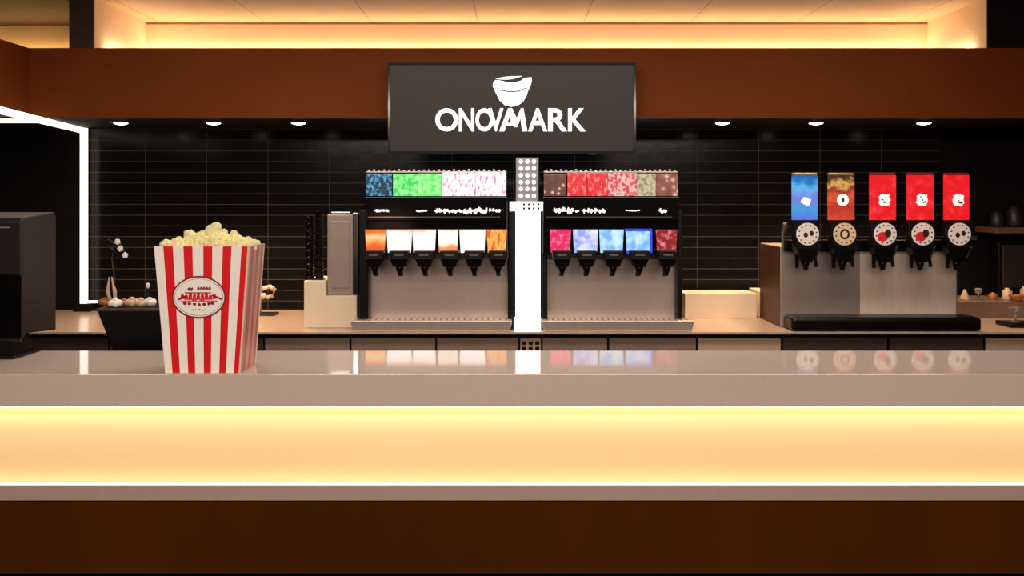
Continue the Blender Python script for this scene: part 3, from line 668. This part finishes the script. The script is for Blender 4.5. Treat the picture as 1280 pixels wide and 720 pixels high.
goblet(1206, 5.03, zr, 0.06, 0.026, 'pale', 'small pale conical shaker on the raised shelf beside the tap tower', 'shaker', 'cone')
goblet(1223, 5.05, zr, 0.065, 0.02, 'glass', 'small glass goblet on the raised shelf right of the shaker', 'goblet', 'goblet')
goblet(1241, 5.06, zr, 0.04, 0.022, 'amber', 'low amber jar on the dark right end shelf', 'jar', 'jar')
goblet(1259, 5.05, zr, 0.065, 0.026, 'pale', 'pale round jar near right edge on the raised shelf', 'jar', 'jar')
goblet(1271, 5.0, zr, 0.035, 0.04, 'amber', 'wide amber bowl at the right edge of the raised shelf', 'bowl', 'bowl')
goblet(1281, 5.1, zr, 0.07, 0.024, 'pale', 'pale jar cut off by the right edge of the picture', 'jar', 'jar')
wr = thing('wall_shelf', (X(1290, 5.2), 5.25, Z(288, 5.2)), 'brown wall shelf at right edge above the dark panel', 'shelf')
MB().box(X(1236, 5.2), X(1400, 5.2), 5.12, YW - 0.012, Z(291, 5.2), Z(284, 5.2)).build('shelf_board', mat('warm_shelf_timber', rgb(120, 78, 48), 0.5, vary=0.2, scale=10, stretch=(1, 6, 6)), wr, bevel=0.003)
MB().box(X(1260, 5.2), X(1264, 5.2), 5.2, YW - 0.012, Z(300, 5.2), Z(291, 5.2)).build('bracket', M['blackplastic'], wr)
MB().box(X(1206, 5.2), X(1232, 5.2), 5.30, YW - 0.012, Z(301, 5.2), Z(296, 5.2)).build('label_rail', M['steel_dark'], wr)
goblet(1246, 5.24, Z(284, 5.2), 0.09, 0.035, 'darkgrey', 'dark canister on the brown wall shelf, left one', 'canister', 'jar')
goblet(1268, 5.24, Z(284, 5.2), 0.12, 0.04, 'darkgrey', 'taller dark canister on the brown wall shelf near the edge', 'canister', 'jar')
cm = thing('coffee_machine', (X(1300, 5.18), 5.25, zr), 'dark coffee machine with grey front panel at the right edge', 'coffee machine')
m = MB(); m.box(X(1248, 5.2), X(1390, 5.2), 5.2, 5.28, zr, Z(301, 5.2)); m.build('housing', M['blackplastic'], cm, bevel=0.006)
MB().box(X(1254, 5.19), X(1350, 5.19), 5.192, 5.2, Z(360, 5.2), Z(306, 5.2)).build('front_panel', M['darkgrey'], cm, bevel=0.003)
gs = thing('glass_stand', (X(1269, 4.68), 4.68, ZK), 'small glass stand on a black base at the right end of the worktop', 'stand')
MB().box(X(1254, 4.66), X(1290, 4.66), 4.60, 4.74, ZK, ZK + 0.022).build('base', M['blackplastic'], gs, bevel=0.005)
MB().lathe((X(1269, 4.67), 4.67, ZK + 0.022), [(0.022, 0), (0.02, 0.004), (0.006, 0.01), (0.006, 0.05), (0.03, 0.066), (0.032, 0.075)], n=18).build('stem', M['glass'], gs, smooth=True)

# ------------------------------------------------------------------ POS terminal, left
y0, y1 = 2.63 * K, 2.83 * K
ps = thing('till_terminal', (X(-60, y0), y0 + 0.05, ZT), 'dark till terminal with side panel at the left end of the front counter', 'till')
xr = X(27, y0); xl = X(-170, y0); zt0, zt1 = Z(272, y0), Z(265, y1)
m = MB(); z_b = Z(412, y1)
m.prism([(y0, Z(428, y0)), (y0 + 0.03, Z(418, y0)), (y1, z_b), (y1, zt1 - 0.012), (y1 - 0.012, zt1), (y0 + 0.008, zt0), (y0, zt0 - 0.008)], xl, xr, 'x')
m.build('housing', M['darkgrey'], ps, bevel=0.004)
MB().box(xl + 0.02, xr - 0.004, y0 - 0.006, y0, Z(341, y0), Z(279, y0)).build('screen', M['darkscreen'], ps, bevel=0.002)
MB().box(xl + 0.01, xr + 0.001, y0 - 0.008, y0, Z(424, y0), Z(343, y0)).build('lower_panel', M['blackgloss'], ps, bevel=0.004)
MB().box(xl + 0.02, xr - 0.03, y0 - 0.0085, y0 - 0.006, Z(285, y0), Z(283.5, y0)).build('trim_line', M['steel_mid'], ps)
m = MB(); m.taper((xl + 0.1, X(20, y0), y0 - 0.02, YB - 0.02), (xl + 0.14, X(14, y0), y0 + 0.01, YB - 0.03), ZT + 0.012, Z(418, y0)); m.build('stand', M['blackplastic'], ps)
MB().box(xl + 0.06, X(27, y0), y0 - 0.035, YB - 0.01, ZT, ZT + 0.012).build('base', M['blackplastic'], ps, bevel=0.004)

# ------------------------------------------------------------------ planter and decorations
yn = 2.80 * K; YO1, YO2 = 2.9 * K, 2.95 * K; zn0 = 0.93; zn1 = Z(389, yn)
kx0, kx1 = X(121, yn), X(296, yn)
pl = thing('planter_trough', ((kx0 + kx1) / 2, yn + 0.1, zn0), 'black tapered planter trough behind the counter, beside the striped popcorn box', 'planter')
sl = (zn1 - zn0) * 0.34
m = MB(); m.taper((kx0 + sl, kx1 - sl, yn + 0.03, yn + 0.2), (kx0, kx1, yn, yn + 0.24), zn0, zn1)
m.build('trough', M['black'], pl, bevel=0.004)
m = MB(); m.box(kx0 - 0.004, kx1 + 0.004, yn - 0.004, yn + 0.012, zn1, zn1 + 0.008).box(kx0 - 0.004, kx1 + 0.004, yn + 0.228, yn + 0.244, zn1, zn1 + 0.008).box(kx0 - 0.004, kx0 + 0.012, yn + 0.012, yn + 0.228, zn1, zn1 + 0.008).box(kx1 - 0.012, kx1 + 0.004, yn + 0.012, yn + 0.228, zn1, zn1 + 0.008)
m.build('rim', mat('dark_maroon_rim', rgb(58, 36, 34), 0.3), pl, bevel=0.002)
m = MB(); R_ = random.Random(3)
oc = thing('orchid', (X(143, YO1), YO1, zn1), 'white orchid spray on a thin dark stem in the black planter', 'flower')
sx = X(142, YO1)
MB().tube([(sx, YO1, zn1), (sx + 0.004, YO1, Z(350, YO1)), (sx - 0.006, YO1, Z(325, YO1)), (sx + 0.002, YO1, Z(302, YO1)), (X(150, YO1), YO1, Z(304, YO1)), (X(158, YO1), YO1, Z(320, YO1))], 0.0022, n=8).build('stem', M['stem'], oc)
for px, py in ((148, 302), (151.5, 310.5), (157.5, 319)):
    m = MB(); c = (X(px, YO1), (2.893 * K), Z(py, YO1))
    for k in range(5):
        a = 2 * PI * k / 5 + px; m.sphere((c[0] + 0.0052 * math.cos(a), c[1], c[2] + 0.0052 * math.sin(a)), 0.0052, (1, 0.5, 1), u=8, v=6)
    m.sphere((c[0], c[1] - 0.003, c[2]), 0.003, u=8, v=6); m.build('blossom', M['petal'], oc)
m = MB()
for a in (-1, 1): m.tube([(sx + a * 0.004, (2.905 * K), zn1), (sx + a * 0.012 - 0.008, YO1, Z(365, YO1)), (sx - 0.010 + a * 0.004, YO1, Z(346, YO1))], [0.004, 0.0065, 0.002], n=8)
m.build('pale_sheath', M['pale'], oc)
for a, b_, c_ in ((-0.03, 0.02, 299), (-0.025, -0.01, 308)):
    MB().tube([(sx + 0.001, YO1, Z(c_ + 6, YO1)), (sx + a * 0.5, (2.898 * K), Z(c_, YO1)), (sx + a, YO1, Z(c_ + 2, YO1))], [0.0015, 0.003, 0.001], n=6).build('leaf', M['stem'], oc)
# little pale blooms and pebbles along the planter
def bloom(px, py, r, mt, seed):
    R2 = random.Random(seed); y = 2.86 * K + R2.uniform(-0.03, 0.05); m = MB(); x, z = X(px, y), zn1 + r * 0.85
    for k in range(6):
        a = 2 * PI * k / 6 + seed; m.sphere((x + r * 0.55 * math.cos(a), y + r * 0.5 * math.sin(a), z + r * 0.1 * math.sin(a * 2)), r * 0.52, (1, 1, 0.8), u=8, v=6)
    m.sphere((x, y, z + r * 0.3), r * 0.5, u=8, v=6)
    return m.build('bloom', M[mt], None, smooth=True)
bl = [(131, 382, 0.016, 'amber', 'amber bloom at the left end of the black planter'), (144, 381, 0.018, 'petal', 'pale bloom at the foot of the white orchid'), (155, 381, 0.014, 'amber', 'small amber bloom right of the orchid foot'),
      (165, 379, 0.019, 'pale', 'cream bloom midway along the visible planter'), (176, 379, 0.018, 'pale', 'cream bloom second from the popcorn box in the planter'), (187, 381, 0.017, 'petal', 'pale bloom next to the popcorn box in the planter')]
for i, (px, py, r_, mt, lab) in enumerate(bl): tag(bloom(px, py, r_ * 1.3, mt, i), lab, 'flower', 'small blooms in the black planter')
bd = thing('bud_stem', (X(184, YO2), YO2, zn1), 'single white bud on a short stem in the planter, beside the popcorn box', 'flower')
MB().tube([(X(184, YO2), YO2, zn1), (X(185, YO2), YO2, Z(360, YO2))], 0.002, n=6).build('stem', M['stem'], bd)
MB().sphere((X(185, YO2), YO2, Z(357, YO2)), 0.0075, (0.85, 0.85, 1.25)).build('bud', M['petal'], bd, smooth=True)
# pale ornament on back worktop seen right of the popcorn box
yo = 5.12
orn = thing('ornament', (X(335, yo), yo, ZK), 'small pale scrolled ornament on the worktop right of the popcorn box', 'ornament')
MB().box(X(322, yo), X(346, yo), yo - 0.05, yo + 0.05, ZK, ZK + 0.012).build('base', M['darkgrey'], orn, bevel=0.003)
m = MB(); m.tube([(X(324, yo), yo, ZK + 0.012), (X(324, yo), yo, Z(368, yo)), (X(330, yo), yo, Z(360, yo)), (X(338, yo), yo, Z(358, yo)), (X(343, yo), yo, Z(362, yo)), (X(341, yo), yo, Z(370, yo)), (X(333, yo), yo, Z(372, yo))], 0.012, n=8)
m.sphere((X(330, yo), yo - 0.01, Z(370, yo)), 0.018, u=10, v=8); m.sphere((X(323, yo), yo - 0.01, Z(378, yo)), 0.018, u=10, v=8); m.sphere((X(341, yo), yo - 0.012, Z(360, yo)), 0.014, u=10, v=8)
m.build('scroll', M['pale'], orn, smooth=True)

# ------------------------------------------------------------------ popcorn box
yf0, yf1 = 2.393 * K, 2.372 * K         # front face depth at foot and rim
yb0, yb1 = yf0 * 1.058, yf1 * 1.063
ZP1 = Z(308, yf1)
FB = (X(206.5, yf0), X(300.5, yf0)); FT = (X(192.5, yf1), X(312.5, yf1))
BB = (X(206.5, yf0) + 0.004, X(320, yb0)); BT = (X(192.5, yf1) - 0.002, X(331, yb1))
pb = thing('popcorn_box', ((FB[0] + FB[1]) / 2, (yf0 + yb0) / 2, ZT), 'red and white striped popcorn box, full, standing on the front counter', 'popcorn box')
def lerp(a, b, t): return a + (b - a) * t
def face_strip(m, t0, t1, which):
    if which == 'front': A, Bq, ya, yb2 = FB, FT, (yf0, yf0), (yf1, yf1)
    elif which == 'back': A, Bq, ya, yb2 = (BB[1], BB[0]), (BT[1], BT[0]), (yb0, yb0), (yb1, yb1)
    elif which == 'right': A, Bq, ya, yb2 = (FB[1], BB[1]), (FT[1], BT[1]), (yf0, yb0), (yf1, yb1)
    else: A, Bq, ya, yb2 = (BB[0], FB[0]), (BT[0], FT[0]), (yb0, yf0), (yb1, yf1)
    n = 8; vs = []
    for k in range(n + 1):
        s_ = k / n
        row = []
        for t in (t0, t1):
            x = lerp(lerp(A[0], A[1], t), lerp(Bq[0], Bq[1], t), s_); y = lerp(lerp(ya[0], ya[1], t), lerp(yb2[0], yb2[1], t), s_)
            row.append(m.bm.verts.new((x, y, lerp(ZT + 0.0005, ZP1, s_))))
        vs.append(row)
    for k in range(n): m._tag([m.bm.faces.new([vs[k][0], vs[k][1], vs[k + 1][1], vs[k + 1][0]])])
edges = [192.5, 204, 216, 229.2, 240.5, 254, 265.5, 278.5, 289.5, 302, 309.5, 312.5]
ts = [(e - 192.5) / 120.0 for e in edges]
m = MB()
for i in range(11):
    m.mi = (i % 2) if i < 10 else 3
    face_strip(m, ts[i], ts[i + 1], 'front')
for i in range(11):
    m.mi = i % 2; face_strip(m, i / 11, (i + 1) / 11, 'back')
for w in ('right', 'left'):
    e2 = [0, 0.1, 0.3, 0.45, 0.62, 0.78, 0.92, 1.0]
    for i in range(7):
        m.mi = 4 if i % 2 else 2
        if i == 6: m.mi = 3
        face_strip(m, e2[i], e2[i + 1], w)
m.mi = 0
m.box(FB[0] + 0.001, FB[1] - 0.001, yf0 + 0.001, yb0 - 0.001, ZT + 0.0006, ZT + 0.003)
# folded foot edge
bmesh.ops.remove_doubles(m.bm, verts=m.bm.verts, dist=0.00005)
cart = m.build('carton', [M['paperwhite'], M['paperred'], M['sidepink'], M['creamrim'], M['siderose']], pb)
md = cart.modifiers.new('thick', 'SOLIDIFY'); md.thickness = 0.0016; md.offset = -1
# oval badge on the front face
def fp(px, py, d=0.0):
    s_ = (466 - py) / 158.0; y = lerp(yf0, yf1, s_) - d
    return (X(px, y), y, Z(py, y))
m = MB()
def oval(cx, cy, rx, ry, d, mi, n=40, ang=0):
    m.mi = mi; vs = []
    for k in range(n):
        a = 2 * PI * k / n; vs.append(m.bm.verts.new(fp(cx + rx * math.cos(a), cy + ry * math.sin(a), d)))
    m._tag([m.bm.faces.new(vs)])
oval(248.5, 371.5, 33.5, 26.8, 0.0022, 0); oval(248.5, 371.5, 31.8, 24.6, 0.0028, 1); oval(248.5, 371.5, 30.4, 23.2, 0.0031, 2, ); oval(248.5, 371.5, 29.8, 22.6, 0.0034, 1)
badge = m.build('badge', [M['maroon'], M['paperwhite'], M['printgrey']], cart); plabel(badge, 'white oval badge with maroon outline')
m = MB(); R_ = random.Random(9)
def blot(cx, cy, w, h, mi, d=0.0042, n=9):
    m.mi = mi; vs = []
    for k in range(n):
        a = 2 * PI * k / n; q = R_.uniform(0.75, 1.2); vs.append(m.bm.verts.new(fp(cx + w * q * math.cos(a), cy + h * q * math.sin(a), d)))
    m._tag([m.bm.faces.new(vs)])
def stroke(ax, ay, bx_, by_, w, mi, d=0.0046):
    m.mi = mi; L = math.hypot(bx_ - ax, by_ - ay) or 1; nx, ny = -(by_ - ay) / L * w, (bx_ - ax) / L * w
    m._tag([m.bm.faces.new([m.bm.verts.new(fp(*p, d)) for p in ((ax - nx, ay - ny), (bx_ - nx, by_ - ny), (bx_ + nx, by_ + ny), (ax + nx, ay + ny))])])
for cx in (236, 239.5): stroke(cx - 1, 363.5, cx + 1.4, 359.5, 0.9, 0); stroke(cx - 1.2, 360, cx + 1.2, 363, 0.8, 0)
for cx in (248, 251.5, 255, 258.5, 262): stroke(cx - 1.2, 362, cx, 358.6, 0.8, 0); stroke(cx, 358.6, cx + 1.2, 362, 0.8, 0)
# the banner of red lettering
for k, cx in enumerate(range(228, 273, 5)):
    h = 4.2 if 1 < k < 7 else 3.0; cy = 371.2 + (0.6 if k % 2 else -0.4)
    stroke(cx - 1.6, cy + h, cx - 0.6, cy - h, 1.1, 1); stroke(cx + 1.4, cy + h, cx + 0.6, cy - h, 1.1, 1); stroke(cx - 1.4, cy + R_.uniform(-1, 1), cx + 1.6, cy + R_.uniform(-1, 1), 0.9, 1)
stroke(222.5, 374.5, 234, 369.5, 1.2, 0); stroke(265, 369, 277, 374, 1.2, 0); stroke(226, 376.3, 272, 376.3, 0.6, 1); stroke(231, 366.0, 264, 366.0, 0.7, 0)
for cx in (231, 236.5, 243, 249, 255, 261, 265): blot(cx, 380.5 - 0.02 * (cx - 248) ** 2 * 0.25, 2.4, 2.1, 0)
for cx in range(240, 260, 4): stroke(cx, 386.5, cx + 2.4, 388.5 - (cx % 3), 0.5, 2)
lt = m.build('lettering', [M['maroon'], M['paperred'], M['printgrey']], cart); plabel(lt, 'red and maroon lettering on the badge')

# popcorn: bed (uncountable, below the rim) and single pieces on top
zb0 = ZP1 - 0.03
m = MB(); nx_, ny_ = 22, 14; g = []
xa, xb_ = FT[0] + 0.006, FT[1] - 0.004; ya, yb2 = yf1 + 0.01, yb1 - 0.012
xcen = (X(192.5, yf1) + X(331, yb1)) / 2 
for i in range(nx_ + 1):
    row = []
    for j in range(ny_ + 1):
        u, v = i / nx_, j / ny_; x = lerp(lerp(FT[0] + 0.014, BT[0] + 0.014, v), lerp(FT[1] - 0.014, BT[1] - 0.016, v), u); y = lerp(ya, yb2, v)
        hump = 0.042 * max(0, math.sin(PI * u)) ** 0.8 * (0.5 + 0.5 * math.sin(PI * v)) 
        row.append(m.bm.verts.new((x, y, zb0 + hump + 0.004 * math.sin(i * 2.1 + j * 1.7))))
    g.append(row)
for i in range(nx_):
    for j in range(ny_): m.bm.faces.new([g[i][j], g[i + 1][j], g[i + 1][j + 1], g[i][j + 1]])
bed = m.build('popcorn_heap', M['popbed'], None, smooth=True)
tag(bed, 'yellow popcorn filling the striped box up to its rim', 'popcorn'); bed['kind'] = 'stuff'

def pop_mesh(seed):
    R2 = random.Random(seed); bm = bmesh.new(); n = R2.randint(4, 6)
    for k in range(n):
        a = R2.uniform(0, 2 * PI); e = R2.uniform(-0.5, 1.0); d = 0.0072 if k else 0
        r_ = R2.uniform(0.0058, 0.0088)
        c = Vector((math.cos(a) * math.cos(e) * d, math.sin(a) * math.cos(e) * d, math.sin(e) * d))
        q = bmesh.ops.create_icosphere(bm, subdivisions=2, radius=r_)
        for v in q['verts']:
            v.co *= 1 + 0.14 * math.sin(v.co.x * 900 + seed) * math.cos(v.co.z * 800 + k)
            v.co += c
    me = bpy.data.meshes.new('popcorn_piece'); bm.to_mesh(me); bm.free()
    me.materials.append(M['popcorn'])
    for f in me.polygons: f.use_smooth = True
    return me
PM = [pop_mesh(s) for s in range(8)]
R_ = random.Random(21); cnt = 0
def pop(px, py, y, s, lab=None):
    global cnt
    o = bpy.data.objects.new('popcorn_piece', PM[cnt % 8]); C.objects.link(o); cnt += 1
    o.location = (X(px, y), y, Z(py, y)); o.scale = (s, s, s); o.rotation_euler = (R_.uniform(0, 6), R_.uniform(0, 6), R_.uniform(0, 6))
    tag(o, lab or 'buttery popped popcorn piece in the heap filling the striped box', 'popcorn', 'popcorn pieces heaped in the striped box')
# silhouette profile of the heap in the picture (px -> top py)
prof = [(206, 304), (214, 300), (222, 297), (232, 291), (240, 289), (250, 290), (260, 288), (268, 283), (278, 285), (286, 292), (296, 290), (305, 295), (314, 300), (322, 304)]
def top(px):
    for (a, pa), (b, pb2) in zip(prof, prof[1:]):
        if a <= px <= b: return lerp(pa, pb2, (px - a) / (b - a))
    return 305
for row, (dy, yy, step) in enumerate([(2, 2.475 * K, 9.5), (6, 2.447 * K, 8.5), (11, 2.415 * K, 8.5), (15, 2.396 * K, 8.0)]):
    px = 207 + row * 1.5
    while px < 325 - row * 4.5:
        if row in (1, 2) and 261 < px < 280: px += 6; continue
        t_ = top(px) + dy * (0.5 + 0.5 * math.sin(PI * (px - 200) / 125)) + R_.uniform(-1.2, 1.2)
        pop(px, min(t_ + 4, 306.5), yy + R_.uniform(-0.006, 0.006), R_.uniform(0.95, 1.35)); px += step + R_.uniform(-1.5, 1.5)
pop(270, 290.5, 2.44 * K, 2.05, 'largest popcorn piece, at the very top of the heap')
pop(236, 296, 2.44 * K, 1.5, 'big popcorn piece on the left shoulder of the heap')
pop(249, 294, 2.445 * K, 1.45, 'big popcorn piece left of the topmost one')
pop(295, 297, 2.44 * K, 1.5, 'big popcorn piece on the right shoulder of the heap')

# ------------------------------------------------------------------ unseen fill lamps
def area(name, loc, rot, sx, sy, e, col):
    L = bpy.data.lights.new(name, 'AREA'); L.shape = 'RECTANGLE'; L.size = sx; L.size_y = sy; L.energy = e; L.color = col
    o = bpy.data.objects.new(name, L); C.objects.link(o); o.location = loc; o.rotation_euler = rot; return o
area('lobby_fill_light', (0, -0.35, ZC - 0.02), (math.radians(25), 0, 0), 4.5, 0.5, 190, (1, 0.85, 0.72))  # fill added behind the camera to light counter front, bulkhead and steel
area('aisle_fill_light', (0, 3.55, ZC - 0.02), (0, 0, 0), 4.0, 0.3, 48, (1, 0.87, 0.76))  # unseen fill added over the aisle to brighten worktop and drawers

w = bpy.data.worlds.new('room'); bpy.context.scene.world = w; w.use_nodes = True
w.node_tree.nodes['Background'].inputs[0].default_value = (0.05, 0.035, 0.025, 1); w.node_tree.nodes['Background'].inputs[1].default_value = 0.6

cam = bpy.data.cameras.new('camera'); co = bpy.data.objects.new('camera', cam); C.objects.link(co)
cam.sensor_width = 36; cam.lens = 36 * F / 1280; cam.clip_start = 0.02
cam.shift_y = -(360 - HY) / 1280
co.location = (0, 0, CZ); co.rotation_euler = (PI / 2, 0, 0)
bpy.context.scene.camera = co
bpy.context.scene.view_settings.view_transform = 'Standard'
bpy.context.scene.view_settings.look = 'None'
